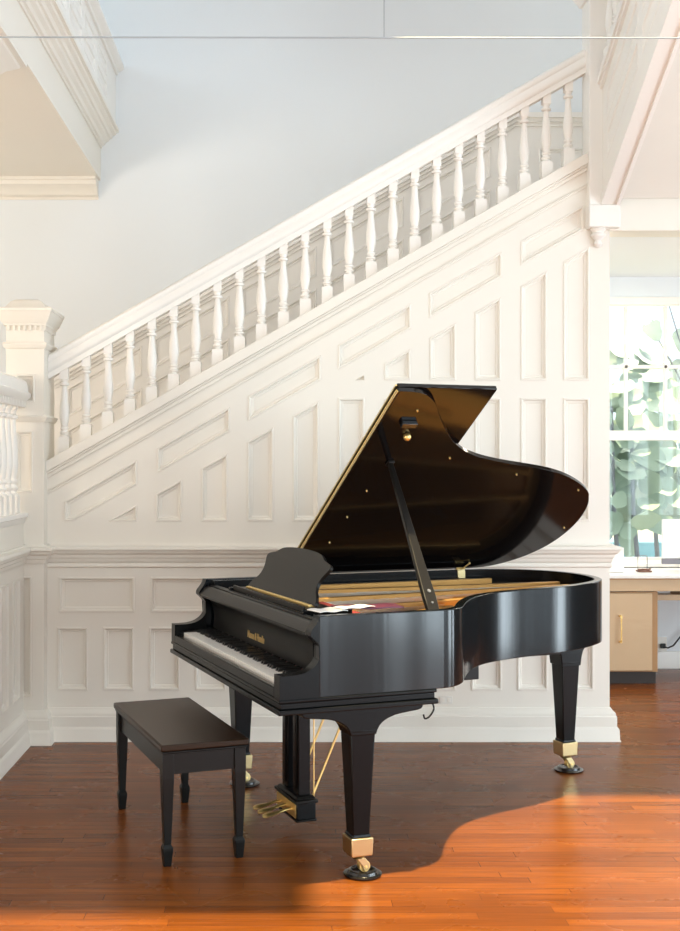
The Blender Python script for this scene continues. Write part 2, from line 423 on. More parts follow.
# ------------------------------------------------------------------ stair railing (handrail, shoe, 24 balusters)
sr = empty('stair_railing', (0, YW+.05, 0)); tag(sr, 'long sloping white balustrade with handrail and turned balusters above the panelled stair wall', 'railing')
YC = YW+.055
hr = MB()
prof = [(-.034, .468), (.034, .468), (.034, .500), (.042, .508), (.046, .530), (.040, .560), (.046, .572), (.044, .592), (.030, .606), (.0, .612), (-.030, .606), (-.044, .592), (-.046, .572), (-.040, .560), (-.046, .530), (-.042, .508), (-.034, .500)]
xs0, xs1 = NX1+.001, wx(587)-.001
n = len(prof)
vs = [(xx, y, zs(xx)+z) for xx in (xs0, xs1) for y, z in prof]
hr.add([(v[0], v[1]+YC-sr.location.y, v[2]) for v in vs], [(i, (i+1) % n, (i+1) % n+n, i+n) for i in range(n)]+[tuple(range(n)), tuple(range(n, 2*n))])
hr.build('handrail', 'rail', sr, ang=40)
def turned(mb, c, z0, zt, h0=.085, h1=.055, w=.062, tilt=SL):
    """one square-ended turned baluster; c = (x, y), bottom at z0, top at zt (slanted by the stair)"""
    x, y = c
    for wz0, wz1, ww in ((z0-.05, z0+h0, w), (zt-h1, zt+.03, w*.74)):
        mb.box(x-ww/2, x+ww/2, y-ww/2, y+ww/2, wz0, wz1)
    a, bb = z0+h0, zt-h1; Ht = bb-a; r = w/2
    pr = [(r*.95, 0), (r*.98, .012), (r*.62, .03), (r*.60, .05), (r*.86, .065), (r*.90, .085), (r*.62, .10), (r*.60, .13), (r*.80, .145), (r*.82, .165), (r*.58, .185), (r*.70, .24), (r*.88, .33), (r*.92, .40), (r*.86, .50), (r*.70, .64), (r*.55, .78), (r*.50, .86), (r*.50, .88), (r*.85, .895), (r*.90, .925), (r*.55, .945), (r*.60, .965), (r*.76, 1.0)]
    return mb.lathe([(q, a+tt*Ht) for q, tt in pr], (x, y, 0), n=14)
first = None
for k in range(24):
    X = wx(62.6+22.08*k)
    if first is None:
        bb = MB(); turned(bb, (0, 0), .005, .475); first = bb.build('baluster', 'rail', sr, ang=30); first.location = (X, YC-sr.location.y, zs(X))
    else:
        c = first.copy(); COL.objects.link(c); c.parent = sr; c.location = (X, YC-sr.location.y, zs(X))

# ------------------------------------------------------------------ left knee wall with balustrade and column
KX = -1.428
kw = MB()
ks = [(5.62+.26*k, 5.62+.26*k+.17) for k in range(-11, 3)]
hol = []
for a, c in ks: hol.append([(a, .27), (c, .27), (c, .93), (a, .93)])
kw.panelled([(2.6, 0), (NY0+.01, 0), (NY0+.01, 1.255), (2.6, 1.255)], hol, lambda a, z, d: (KX+d, a, z))
kw.add([(KX, 2.6, 0), (KX, NY0+.01, 0), (KX, NY0+.01, 1.255), (KX, 2.6, 1.255), (KX-.17, 2.6, 0), (KX-.17, NY0+.01, 0), (KX-.17, NY0+.01, 1.255), (KX-.17, 2.6, 1.255)],
       [(0, 4, 7, 3), (1, 2, 6, 5), (4, 5, 6, 7), (3, 7, 6, 2)])
struct(kw.build('wall_left', 'paint'))
pth = [(KX, 2.6), (KX, NY0)]
struct(ring_run([(o, z) for o, z in CHAIR], pth, '').build('trim_4', 'paint'))
struct(ring_run(BASE, pth, '').build('baseboard_left', 'paint'))
struct(ring_run([(-.19, 1.285), (.022, 1.285), (.026, 1.278), (.026, 1.262), (.014, 1.256), (.008, 1.235), (0, 1.225), (-.02, 1.225), (-.02, 1.25), (-.19, 1.25)], pth, '').build('trim_5', 'rail'))
lb = empty('landing_balustrade', (-1.47, 6.0, 1.285)); tag(lb, 'short white balustrade of close-set turned balusters on the knee wall beside the newel post', 'railing')
r = MB(); pr = [(-.075, 1.915), (-.060, 1.905), (.060, 1.905), (.082, 1.925), (.085, 1.945), (.070, 1.955), (.066, 1.985), (.060, 2.01), (.035, 2.028), (-.035, 2.028), (-.060, 2.01), (-.066, 1.985), (-.07, 1.955), (-.085, 1.945)]
r.prism([(p[0], p[1]-1.285) for p in pr], lambda a, b_, t: (a, t-6.0, b_), 5.36, 6.405); r.build('handrail', 'rail', lb, ang=40)
r = MB()
yy = 5.38
while yy < 6.39: r.box(-.055, .055, yy-6.0, yy+.02-6.0, .585, .624); yy += .036
r.box(-.046, .046, 5.37-6, 6.40-6, .598, .624); r.build('dentil_band', 'rail', lb)
first = None
for k in range(8):
    yk = 6.33-.125*k
    if first is None:
        bb = MB(); turned(bb, (0, 0), .03, .6, h0=.07, h1=.03, w=.066); first = bb.build('baluster', 'rail', lb, ang=30); first.location = (.0, yk-6, 0)
    else: c = first.copy(); COL.objects.link(c); c.parent = lb; c.location = (.0, yk-6, 0)

cl = empty('square_column', (-1.51, 5.15, 0)); tag(cl, 'square white column capital under the edge of the upper gallery soffit', 'column')
cb = MB(); cb.box(-.17, .17, -.17, .17, 0, 3.40); cb.build('shaft', 'paint', cl, bevel=.004)
cb = MB(); boxring([(0, 3.30), (.010, 3.30), (.016, 3.32), (.030, 3.335), (.034, 3.36), (.060, 3.385), (.085, 3.40), (.11, 3.415), (.115, 3.425), (.14, 3.43), (.14, 3.449), (.0, 3.449)], cb, -.17, .17, -.17, .17); cb.build('capital', 'paint', cl, ang=28)
cb = MB(); boxring([(0, 3.145), (.012, 3.15), (.022, 3.165), (.022, 3.185), (.012, 3.20), (.012, 3.215), (0, 3.22)], cb, -.17, .17, -.17, .17); cb.build('neck_ring', 'paint', cl, ang=28)

# ------------------------------------------------------------------ upper gallery
g0, g1 = 1.2, YB
gp = [(-4.6, 3.45), (-1.20, 3.45), (-1.20, 3.665), (-1.19, 3.665), (-1.188, 3.68), (-1.175, 3.684), (-1.165, 3.70), (-1.145, 3.712), (-1.14, 3.725), (-1.128, 3.728), (-1.118, 3.745), (-1.098, 3.754), (-1.095, 3.768), (-1.078, 3.770), (-1.078, 3.792), (-1.10, 3.80), (-1.22, 3.80), (-4.6, 3.80)]
b = MB(); b.prism(gp, lambda a, z, t: (a, t, z), g0, g1); struct(b.build('ceiling_gallery', 'paint', ang=12))
hol = []
yy = g0+.2
while yy < g1-.4: hol.append([(yy, 3.87), (yy+.38, 3.87), (yy+.38, 3.97), (yy, 3.97)]); hol.append([(yy, 4.01), (yy+.38, 4.01), (yy+.38, 4.10), (yy, 4.10)]); yy += .46
b = MB().panelled([(g0, 3.795), (g1, 3.795), (g1, 4.16), (g0, 4.16)], hol, lambda a, z, d: (-1.10+d, a, z), prof=[(0, 0), (.004, .003), (.013, .003), (.018, -.005), (.022, -.007)])
b.add([(-1.10, g0, 3.795), (-1.10, g1, 3.795), (-1.10, g1, 4.16), (-1.10, g0, 4.16), (-1.22, g0, 3.795), (-1.22, g1, 3.795), (-1.22, g1, 4.16), (-1.22, g0, 4.16)], [(0, 4, 7, 3), (4, 5, 6, 7), (3, 7, 6, 2), (1, 2, 6, 5)])
b.prism([(-1.25, 4.155), (-1.085, 4.155), (-1.08, 4.17), (-1.06, 4.18), (-1.045, 4.195), (-1.045, 4.215), (-1.06, 4.222), (-1.25, 4.222)], lambda a, z, t: (a, t, z), g0, g1)
struct(b.build('wall_gallery', 'rail'))
struct(ring_run([(0, 3.449), (.13, 3.449), (.13, 3.43), (.115, 3.425), (.11, 3.40), (.075, 3.385), (.05, 3.355), (.045, 3.345), (.012, 3.335), (.012, 3.32), (0, 3.32)], [(-4.6, YB), (-1.215, YB)], '').build('trim_6', 'paint'))

# ------------------------------------------------------------------ hanging newel and upper flight on the right
PX0, PX1, PY0, PY1 = 1.725, 1.845, 6.44, 6.60
hn = empty('hanging_newel', ((PX0+PX1)/2, (PY0+PY1)/2, 2.86)); tag(hn, 'white hanging newel post with a turned drop beside the top of the sloping handrail', 'newel post')
ox, oy = hn.location.x, hn.location.y
def LZ(b): b.v = [(v[0]-ox, v[1]-oy, v[2]-2.86) for v in b.v]; return b
LZ(MB().box(PX0, PX1, PY0, PY1, 2.99, 4.25)).build('shaft', 'rail', hn, bevel=.005)
LZ(MB().box(PX0-.006, 1.895, PY0-.02, PY1, 2.875, 3.0)).build('base_block', 'rail', hn, bevel=.006)
b = MB(); b.lathe([(.042, 2.876), (.044, 2.868), (.034, 2.86), (.030, 2.853), (.040, 2.843), (.041, 2.833), (.028, 2.822), (.017, 2.812), (.020, 2.80), (.024, 2.79), (.018, 2.778), (.006, 2.770), (.002, 2.768)], (PX0+.058, PY0+.038, 0), n=16); LZ(b).build('turned_drop', 'rail', hn)
b = MB(); boxring([(0, 4.16), (.012, 4.165), (.018, 4.18), (.03, 4.20), (.045, 4.23), (.045, 4.25), (.02, 4.262), (-.02, 4.275)], b, PX0, PX1, PY0, PY1); LZ(b).build('cap', 'rail', hn, ang=28)

FX = 1.80
zf = lambda y: 3.02+.57*(6.44-y)        # bottom line of the rising stringer
ya, yb_ = 6.44, 5.1
hol = []
yy = 6.36
while yy > 5.7:
    y2 = yy-.56; hol.append([(y2, zf(y2)+.17), (yy, zf(yy)+.17), (yy, zf(yy)+.32), (y2, zf(y2)+.32)]); hol.append([(y2, zf(y2)+.38), (yy, zf(yy)+.38), (yy, zf(yy)+.54), (y2, zf(y2)+.54)]); yy -= .62
oo = [(yb_, zf(yb_)), (ya, zf(ya)), (ya, zf(ya)+.66), (yb_, zf(yb_)+.66)]
b = MB().panelled(oo, hol, lambda a, z, d: (FX-d, a, z), prof=[(0, 0), (.004, .003), (.013, .003), (.018, -.005), (.022, -.007)])
b.add([(FX, p[0], p[1]) for p in oo]+[(FX+.08, p[0], p[1]) for p in oo], [(i, (i+1) % 4, (i+1) % 4+4, i+4) for i in range(4)]+[(4, 5, 6, 7)])
def fbar(b, x0, x1, h0, h1):
    b.add([(x, y, zf(y)+h) for y in (yb_, ya) for x, h in ((x0, h0), (x1, h0), (x1, h1), (x0, h1))], [(0, 1, 2, 3), (4, 7, 6, 5), (0, 4, 5, 1), (1, 5, 6, 2), (2, 6, 7, 3), (3, 7, 4, 0)])
fbar(b, FX-.03, FX+.1, .655, .70); fbar(b, FX-.018, FX, .63, .655)
fbar(b, FX-.012, FX+.075, -.02, .03); fbar(b, FX-.006, FX, .03, .05); fbar(b, FX-.03+.1, FX+.09, -.035, -.0)
struct(b.build('wall_flight', 'rail'))
b = MB(); b.add([(x, y, zf(y)+h) for y in (yb_, ya) for x, h in ((FX+.08, .02), (3.3, .02), (3.3, .35), (FX+.08, .35))], [(0, 1, 2, 3), (4, 7, 6, 5), (0, 4, 5, 1), (1, 5, 6, 2), (2, 6, 7, 3), (3, 7, 4, 0)])
struct(b.build('ceiling_flight', 'soffit'))
ur = empty('upper_flight_railing', (FX+.02, 6.3, 3.8)); tag(ur, 'white turned balusters and handrail of the upper stair flight, above the hanging newel', 'railing')
b = MB(); b.add([(x-FX-.02, y-6.3, zf(y)+h-3.8) for y in (yb_, ya) for x, h in ((FX-.02, 1.17), (FX+.06, 1.17), (FX+.07, 1.26), (FX+.02, 1.31), (FX-.03, 1.26))], [(0, 1, 2, 3, 4), (9, 8, 7, 6, 5)]+[(i, (i+1) % 5, (i+1) % 5+5, i+5) for i in range(5)]); b.build('handrail', 'rail', ur)
first = None
for k in range(10):
    yk = 6.36-.125*k
    if first is None: bb = MB(); turned(bb, (0, 0), .70, 1.18); first = bb.build('baluster', 'rail', ur, ang=30)
    else: first2 = first.copy(); COL.objects.link(first2); first2.parent = ur; first2.location = (0, yk-6.3, zf(yk)-3.8); continue
    first.location = (0, yk-6.3, zf(yk)-3.8)
struct(MB().box(XR-.01, 5.6, YW-.02, YW+.16, 2.865, 3.06).build('trim_7', 'paint', bevel=.006))

# ------------------------------------------------------------------ office beyond: ceiling, window wall, window
YO = 8.80; SO = F/YO
ox_ = lambda px: (px-CX)/SO
oz_ = lambda py: H-(py-CY)/SO
struct(MB().box(1.87, 5.7, YB+.12, YO+.12, 2.985, 3.1).box(1.87, 5.7, YW+.16, YB+.12, 2.95, 2.984).build('ceiling_office', 'plaster'))
WX0, WX1, WZ0, WZ1 = 2.05, 3.88, .80, 2.80
w = MB().box(1.6, WX0, YO, YO+.14, 0, 3.1).box(WX1, 5.7, YO, YO+.14, 0, 3.1).box(WX0, WX1, YO, YO+.14, 0, WZ0).box(WX0, WX1, YO, YO+.14, WZ1, 3.1)
struct(w.build('wall_window', 'plaster'))
win = empty('window_1', ((WX0+WX1)/2, YO, WZ0)); win['kind'] = 'structure'
ox, oy = win.location.x, win.location.y
def LW(b): b.v = [(v[0]-ox, v[1]-oy, v[2]-WZ0) for v in b.v]; return b
fr = MB()
for zz0, zz1 in ((WZ1-.03, WZ1+.03), (WZ0-.03, WZ0+.02)): fr.box(WX0-.06, WX1+.06, YO-.03, YO+.05, zz0, zz1)
fr.box(WX0-.06, WX0+.03, YO-.03, YO+.05, WZ0-.03, WZ1+.03); fr.box(WX1-.03, WX1+.06, YO-.03, YO+.05, WZ0-.03, WZ1+.03)
LW(fr).build('window_frame', 'rail', win, bevel=.004)
us = MB(); zm0, zm1 = 1.75, 1.815
us.box(WX0, WX1, YO+.05, YO+.09, zm0, zm1)
for k in range(-2, 4):
    xm = ox_(628.5)+.3028*k
    if WX0 < xm < WX1-.05: us.box(xm-.013, xm+.013, YO+.055, YO+.085, zm1, WZ1-.03)
us.box(WX0, WX1, YO+.055, YO+.085, 2.292, 2.318)
LW(us).build('upper_sash', 'rail', win, bevel=.003)
LW(MB().box(WX0, WX1, YO+.03, YO+.066, WZ0+.015, WZ0+.045).box(WX0, WX1, YO+.03, YO+.066, zm0-.01, zm0+.03)).build('lower_sash', 'rail', win, bevel=.003)
LW(MB().box(WX0+.0, WX1-.0, YO+.068, YO+.072, WZ0, WZ1)).build('window_pane', 'glass', win)
LW(MB().box(WX0-.1, WX1+.1, YO-.10, YO+.0, WZ0-.02, WZ0+.008)).build('window_sill', 'rail', win, bevel=.004)
struct(ring_run([(0, .13), (.012, .128), (.016, .11), (.016, 0), (0, 0)], [(1.9, YO), (5.6, YO)], '').build('baseboard_window', 'rail'))

# ------------------------------------------------------------------ desk run
YD = 8.13
ct = empty('desk_cabinet', (2.40, YD+.3, 0)); tag(ct, 'beige base cabinet with a slim brass pull under the white desktop', 'cabinet')
def LC(b, o): b.v = [(v[0]-o.location.x, v[1]-o.location.y, v[2]-o.location.z) for v in b.v]; return b
LC(MB().box(2.10, 2.665, YD+.02, YD+.60, .09, .655), ct).build('body', 'edgewood', ct)
LC(MB().box(2.12, 2.622, YD, YD+.02, .10, .645), ct).build('door', 'cabinet', ct, bevel=.003)
LC(MB().box(2.10, 2.665, YD+.06, YD+.58, 0, .09), ct).build('toe_kick', 'dark', ct)
hd = MB(); hx = (620-CX)/141.8
hd.tube([(hx, YD-.025, .30), (hx, YD-.032, .32), (hx, YD-.034, .395), (hx, YD-.032, .47), (hx, YD-.025, .49)], .006, 8)
hd.tube([(hx, YD+.0, .305), (hx, YD-.03, .305)], .008, 8).tube([(hx, YD+.0, .485), (hx, YD-.03, .485)], .008, 8)
LC(hd, ct).build('handle', 'brass', ct)
dt = empty('desktop', (3.2, YD+.3, .66)); tag(dt, 'long white desktop with beige apron below the window', 'desk')
LC(MB().box(1.89, 5.0, YD-.02, YO-.03, .752, .775), dt).build('top', 'desktop', dt, bevel=.003)
LC(MB().box(1.89, 5.0, YD-.006, YD+.016, .662, .752), dt).build('apron', 'cabinet', dt)
LC(MB().box(1.89, 5.0, YD-.022, YD-.0, .744, .7515), dt).build('edge_strip', 'edgewood', dt)
LC(MB().box(4.3, 4.32, YD+.02, YO-.02, 0, .66), dt).build('end_panel', 'cabinet', dt)
tr = MB().box(2.68, 2.90, YD+.10, YD+.42, .585, .60); tr.box(2.68, 2.90, YD+.10, YD+.11, .60, .625).box(2.68, 2.69, YD+.1, YD+.42, .60, .66).box(2.89, 2.90, YD+.1, YD+.42, .60, .66)
tag(tr.build('keyboard_tray', 'cabinet'), 'small beige tray hung under the desktop beside the cabinet', 'tray')
# outlet and cord on the wall in the knee space
oo_ = empty('wall_outlet', (ox_(662), YO, oz_(644))); tag(oo_, 'white wall outlet with black plug in the knee space under the desk', 'outlet')
MB().box(-.035, .035, -.008, 0, -.055, .055).build('cover_plate', 'plate_white', oo_, bevel=.003)
MB().box(-.018, .018, -.035, -.0081, -.03, .006).build('plug', 'darkcable', oo_, bevel=.004)
cx0, cz0 = ox_(662), oz_(644)
cc = MB(); cc.tube([(cx0, YO-.04, cz0-.012), (cx0+.02, YO-.07, cz0-.02), (cx0+.06, YO-.08, cz0), (cx0+.12, YO-.07, cz0+.07), (cx0+.20, YO-.06, cz0+.14), (cx0+.32, YO-.05, cz0+.19), (cx0+.45, YO-.03, cz0+.27)], .006, 8)
tag(cc.build('power_cord', 'darkcable'), 'black power cord rising from the outlet under the desk', 'cord')
# monitor seen from behind its white casing
mo = empty('monitor', (2.955, 8.50, .776)); tag(mo, 'white desktop monitor with a grey lower band at the picture edge', 'monitor')
MB().box(-.145, .42, -.012, .012, .085, .375).build('casing', 'monitor', mo, bevel=.008)
MB().box(-.145, .42, -.0135, .0115, .045, .085).build('lower_band', 'grey', mo, bevel=.003)
MB().box(.10, .18, -.01, .03, .0, .05).box(.06, .22, -.06, .08, 0, .008).build('stand', 'grey', mo)
# clear organiser with clutter
og = empty('letter_tray', (2.60, 8.36, .775)); tag(og, 'thin grey-framed clear stand holding brown desk clutter under the window', 'desk organiser')
fr = MB(); fr.tube([(-.01, 0, .0), (-.01, 0, .11), (-.004, 0, .118), (.050, 0, .118), (.058, 0, .11), (.058, 0, 0)], .003, 6); fr.build('wire_frame', 'grey', og)
MB().box(-.012, .085, -.03, .05, 0.001, .012).build('base', 'brownthing', og, bevel=.004)
ck = MB()
for k in range(7): ck.sphere((-.005+.013*k, -.01+random.uniform(-.01, .01), .018+random.uniform(0, .006)), .010, (1.1, 1, .7), 8, 6)
tag(LC(MB(), og).add([], []) and ck.build('loose_clips', 'brownthing', og)) if False else ck.build('loose_clips', 'brownthing', og)
tag(MB().box(2.33, 2.472, 8.30, 8.42, .776, .955).build('white_box', 'box_white', bevel=.004), 'upright white box on the desktop against the panelled wall end', 'box')
pp = MB()
for k in range(4):
    a = random.uniform(-.5, .5); c_, s_ = math.cos(a), math.sin(a); cx_, cy_ = 2.94+.03*k, 8.33+.02*k
    pts = [(cx_+x*c_-y*s_, cy_+x*s_+y*c_) for x, y in ((-.05, -.07), (.05, -.07), (.05, .07), (-.05, .07))]
    pp.prism(pts, lambda a_, b__, t: (a_, b__, t+.006*math.sin(30*a_)), .784+.008*k, .786+.008*k)
tag(pp.build('crumpled_papers', 'paper'), 'crumpled white papers on the desktop in front of the monitor', 'papers')

# ------------------------------------------------------------------ fig plants outside the window
def leaf(mb, base, d, size, up, cup=.25):
    d = Vector(d).normalized(); up = Vector(up); side = d.cross(up).normalized(); nrm = side.cross(d).normalized()
    base = Vector(base); rows = [(0, .04), (.12, .20), (.3, .30), (.5, .36), (.68, .42), (.84, .34), (.95, .18), (1.0, .03)]
    o = len(mb.v); vs = []; fs = []
    for t, wdt in rows:
        for sgn in (-1, -.5, 0, .5, 1):
            p = base+d*t*size+side*sgn*wdt*size+nrm*(cup*size*(abs(sgn)*wdt*.6-t*t*.35)+.015*size*math.sin(t*18+sgn*3))
            vs.append(p)
    for i in range(len(rows)-1):
        for k in range(4): a = i*5+k; fs.append((a, a+1, a+6, a+5))
    mb.add(vs, fs)
def fig(name, loc, trunks, nleaf, spread, h0, h1, lm, label, size=(.17, .32)):
    r = empty(name, loc); tag(r, label, 'plant', 'fig plants outside the window')
    for tx, ty, tip in trunks:
        tb = MB(); tb.tube([(tx, ty, 0), (tx+.02, ty, tip*.3), (tx-.03, ty+.02, tip*.6), (tx-.06, ty, tip)], .028, 8, .014); tb.build('trunk', 'trunk', r)
    lf = MB()
    for k in range(nleaf):
        a = random.uniform(0, 2*PI); z = random.uniform(h0, h1); rr = random.uniform(.05, spread)
        tx, ty, tip = random.choice(trunks)
        b0 = (tx+rr*math.cos(a)*.8, ty+rr*math.sin(a)*.25, z)
        dr = (math.cos(a), math.sin(a)*.4-.1, random.uniform(-.9, .5))
        leaf(lf, b0, dr, random.uniform(*size), (random.uniform(-.3, .3), -.9, random.uniform(.2, .9)))
    lf.build('foliage', lm, r, recalc=False, weld=False, ang=80)
    return r
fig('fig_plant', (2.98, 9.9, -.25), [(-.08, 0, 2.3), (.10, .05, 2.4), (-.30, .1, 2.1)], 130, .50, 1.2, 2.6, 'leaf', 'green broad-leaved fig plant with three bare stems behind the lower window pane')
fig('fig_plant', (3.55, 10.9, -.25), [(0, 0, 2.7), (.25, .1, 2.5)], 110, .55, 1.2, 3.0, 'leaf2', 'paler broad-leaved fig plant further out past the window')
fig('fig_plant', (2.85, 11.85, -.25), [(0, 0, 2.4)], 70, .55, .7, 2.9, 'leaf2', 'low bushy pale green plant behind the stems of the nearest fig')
br = MB(); bl = MB()
brr = empty('bare_branch', (3.30, 9.38, -.25)); tag(brr, 'slender forked shoot whose few leaves show behind the upper window panes', 'plant')
br.tube([(0, 0, 0), (.03, 0, 1.0), (0, 0, 2.15)], .012, 6, .008)
for pts in ([(0, 0, 0), (-.02, 0, .55), (-.14, 0, .95)], [(-.02, 0, .55), (.2, 0, .85)], [(-.02, 0, .3), (-.22, 0, .66)]):
    pts = [(p_[0], p_[1], p_[2]+2.15) for p_ in pts]; br.tube(pts, .008, 6, .004)
    d_ = Vector(pts[-1])-Vector(pts[-2]); leaf(bl, pts[-1], d_, .2, (0, -1, .2), .1)
    leaf(bl, pts[-2], Vector(pts[-1])-Vector(pts[-2])+Vector((.1, 0, 0)), .22, (0, -1, .3), .1)
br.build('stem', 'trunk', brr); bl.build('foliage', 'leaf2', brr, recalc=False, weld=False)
tag(MB().box(1.5, 6.5, 12.6, 13.0, -.25, .72).build('blue_block', 'blue', bevel=.02), 'low blue block seen through the bottom of the window', 'wall')  # blue band of unknown kind, built as a plain block

# ------------------------------------------------------------------ tie rod across the hall
tr_ = empty('tie_rod', (.395, 4.4, 3.18)); tag(tr_, 'thin steel rod stretched level across the upper hall', 'rod')
zz = lambda py: H-(py-CY)/(F/4.4)-3.18
MB().tube([(-4.7-.395, 0, zz(36)), (5.5-.395, 0, zz(39.5))], .0032, 8).build('rod', 'cablemetal', tr_)
MB().tube([(0, 0, zz(37.5)), (0, 0, 6.6-3.18)], .0018, 6).build('hanger', 'cablemetal', tr_)

# ------------------------------------------------------------------ shell: outer walls, ceiling with skylight shaped for the sun, windows for daylight and fill
def wall_open(name, fn, a0, a1, z1, opens, m='hallwall', z0=0):
    """wall of boxes around rectangular openings; fn(a0,a1,z0,z1)->box args; each opening (a,b,z0,z1)"""
    b = MB(); cur = a0
    for a, c, oz0, oz1 in sorted(opens):
        b.box(*fn(cur, a, z0, z1)); b.box(*fn(a, c, z0, oz0)); b.box(*fn(a, c, oz1, z1)); cur = c
    b.box(*fn(cur, a1, z0, z1)); return struct(b.build(name, m))
ow = [(-3.6, -2.5, .02, 2.9), (-1.6, -.5, .02, 2.9), (.6, 1.5, .02, 2.9), (2.6, 3.2, .02, 3.0), (3.4, 4.0, .02, 3.0), (4.6, 5.2, .02, 3.0)]
wall_open('wall_front', lambda a, c, z0, z1: (a, c, -3.2, -3.05, z0, z1), -5.2, 5.7, 6.6, ow)
rw = [(-2.4, -1.5, .02, 2.9), (-.6, .4, .02, 2.9), (.9, 1.5, .02, 2.9), (1.65, 2.25, .02, 2.9), (3.0, 3.9, .02, 2.9), (4.6, 5.2, .02, 2.9)]
wall_open('wall_right', lambda a, c, z0, z1: (5.55, 5.7, a, c, z0, z1), -3.2, 8.95, 6.6, rw)
lw = [(-2.0, -1.0, .8, 2.6), (.4, 1.4, .8, 2.6), (3.4, 4.6, 1.2, 2.8)]  # last opening added to brighten the gallery soffit
wall_open('wall_far_left', lambda a, c, z0, z1: (-5.2, -5.05, a, c, z0, z1), -3.2, 8.95, 6.6, lw)
# unseen ceiling: skylight cut to an L to steer sun and shade below
c = MB(); z0, z1 = 6.6, 6.7
c.box(-5.2, 5.7, 5.2, 8.95, z0, z1); c.box(-5.2, .83, 3.44, 5.2, z0, z1); c.box(-5.2, -1.2, -3.2, 3.44, z0, z1); c.box(4.6, 5.7, -3.2, 5.2, z0, z1); c.box(-1.2, 4.6, -3.2, 1.6, z0, z1)
struct(c.build('ceiling', 'plaster'))

# ------------------------------------------------------------------ lights
def area(name, loc, direction, sx, sy, L_, col):
    ld = bpy.data.lights.new(name, 'AREA'); ld.shape = 'RECTANGLE'; ld.size = sx; ld.size_y = sy; ld.energy = L_*sx*sy*PI; ld.color = col
    o = bpy.data.objects.new(name, ld); COL.objects.link(o); o.location = loc
    o.rotation_euler = Vector(direction).to_track_quat('-Z', 'Y').to_euler(); return o
DAY = (.88, .96, 1.0)
LW_ = 10.0
for a, c_, z0, z1 in ow: area('daylight_front_window', ((a+c_)/2, -3.03, (z0+z1)/2), (0, 1, 0), c_-a, z1-z0, LW_*.42, (1, .97, .92))
for a, c_, z0, z1 in rw: area('daylight_right_window', (5.53, (a+c_)/2, (z0+z1)/2), (-1, 0, 0), c_-a if False else c_-a, z1-z0, LW_*1.1, (.76, .91, 1.0))
for a, c_, z0, z1 in lw: area('fill_left_opening', (-5.03, (a+c_)/2, (z0+z1)/2), (1, 0, 0), c_-a, z1-z0, LW_*1.5, (1, .88, .74))  # warm fill lamps in unseen openings, added to lift the gallery soffit
area('fill_garden', (3.2, 10.6, 4.6), (-.5, -3.0, -4.2), 2.2, 1.4, 18, (1, .93, .82))  # area lamp added outside, out of view, to brighten the office floor
area('fill_office_ceiling', (3.1, 7.35, 2.90), (-.25, -.02, -1), .5, .5, 26, (1, .86, .66))  # warm lamp without fixture, added to brighten the office floor
area('fill_upper_left', (-4.9, 4.6, 5.3), (1, .15, -.1), 3.0, 1.6, 5.2, (.74, .89, 1.0))  # bluish lamp added for the stairwell wall; no opening behind it
area('fill_upper_front', (1.5, -3.0, 5.2), (0, 1, -.02), 5.0, 1.6, 1.6, (.84, .93, 1.0))  # lamp added to lift the gallery front; no opening behind it
area('fill_office_side', (5.5, 8.35, 1.8), (-1, 0, -.1), .5, 1.6, 16, (1, .95, .88))  # lamp added to whiten the office wall; no opening behind it
sd = bpy.data.lights.new('sun', 'SUN'); sd.energy = 9.8; sd.angle = math.radians(1.2); sd.color = (1.0, .80, .42)
so = bpy.data.objects.new('sun', sd); COL.objects.link(so); so.rotation_euler = Vector((-.11, .08, -1)).to_track_quat('-Z', 'Y').to_euler()
wd = bpy.data.worlds.new('sky'); scene.world = wd; wd.use_nodes = True
bg = wd.node_tree.nodes['Background']; bg.inputs[0].default_value = (.90, .95, 1.0, 1); bg.inputs[1].default_value = 1.5

# ------------------------------------------------------------------ grand piano (own frame: x along its length, y from treble to bass)
W = 1.5
piano = empty('grand_piano', (-.0034, 4.151, 0), .3549)
tag(piano, 'black satin grand piano with its lid propped open and brass-footed legs', 'grand piano')
def catmull(pts, n=6, closed=False):
    out = []; m = len(pts)
    for i in range(m if closed else m-1):
        p0, p1, p2, p3 = (Vector(pts[(i+k) % m]) if closed else Vector(pts[min(max(i+k, 0), m-1)]) for k in (-1, 0, 1, 2))
        for k in range(n):
            t = k/n
            out.append(tuple(.5*((2*p1)+(p2-p0)*t+(2*p0-5*p1+4*p2-p3)*t*t+(3*p1-p0-3*p2+p3)*t**3)))
    if not closed: out.append(tuple(pts[-1]))
    return out
curve = catmull([(.66, 0), (.72, .016), (.785, .070), (.84, .150), (.905, .240), (.99, .338), (1.08, .412), (1.18, .462), (1.30, .500), (1.43, .530), (1.58, .566), (1.72, .620), (1.85, .697), (1.935, .770), (1.99, .855), (2.022, .96), (2.032, 1.07), (2.018, 1.18), (1.975, 1.29), (1.90, 1.385), (1.80, 1.455), (1.70, 1.49), (1.58, 1.5)], 5)
full = [(.155, 0), (.40, 0)]+curve+[(1.0, 1.5), (.155, 1.5)]
def off(poly, d):
    return inset(poly, d)
inner = off(full, .035)
inner[0] = (.155, .035); inner[-1] = (.155, W-.035)
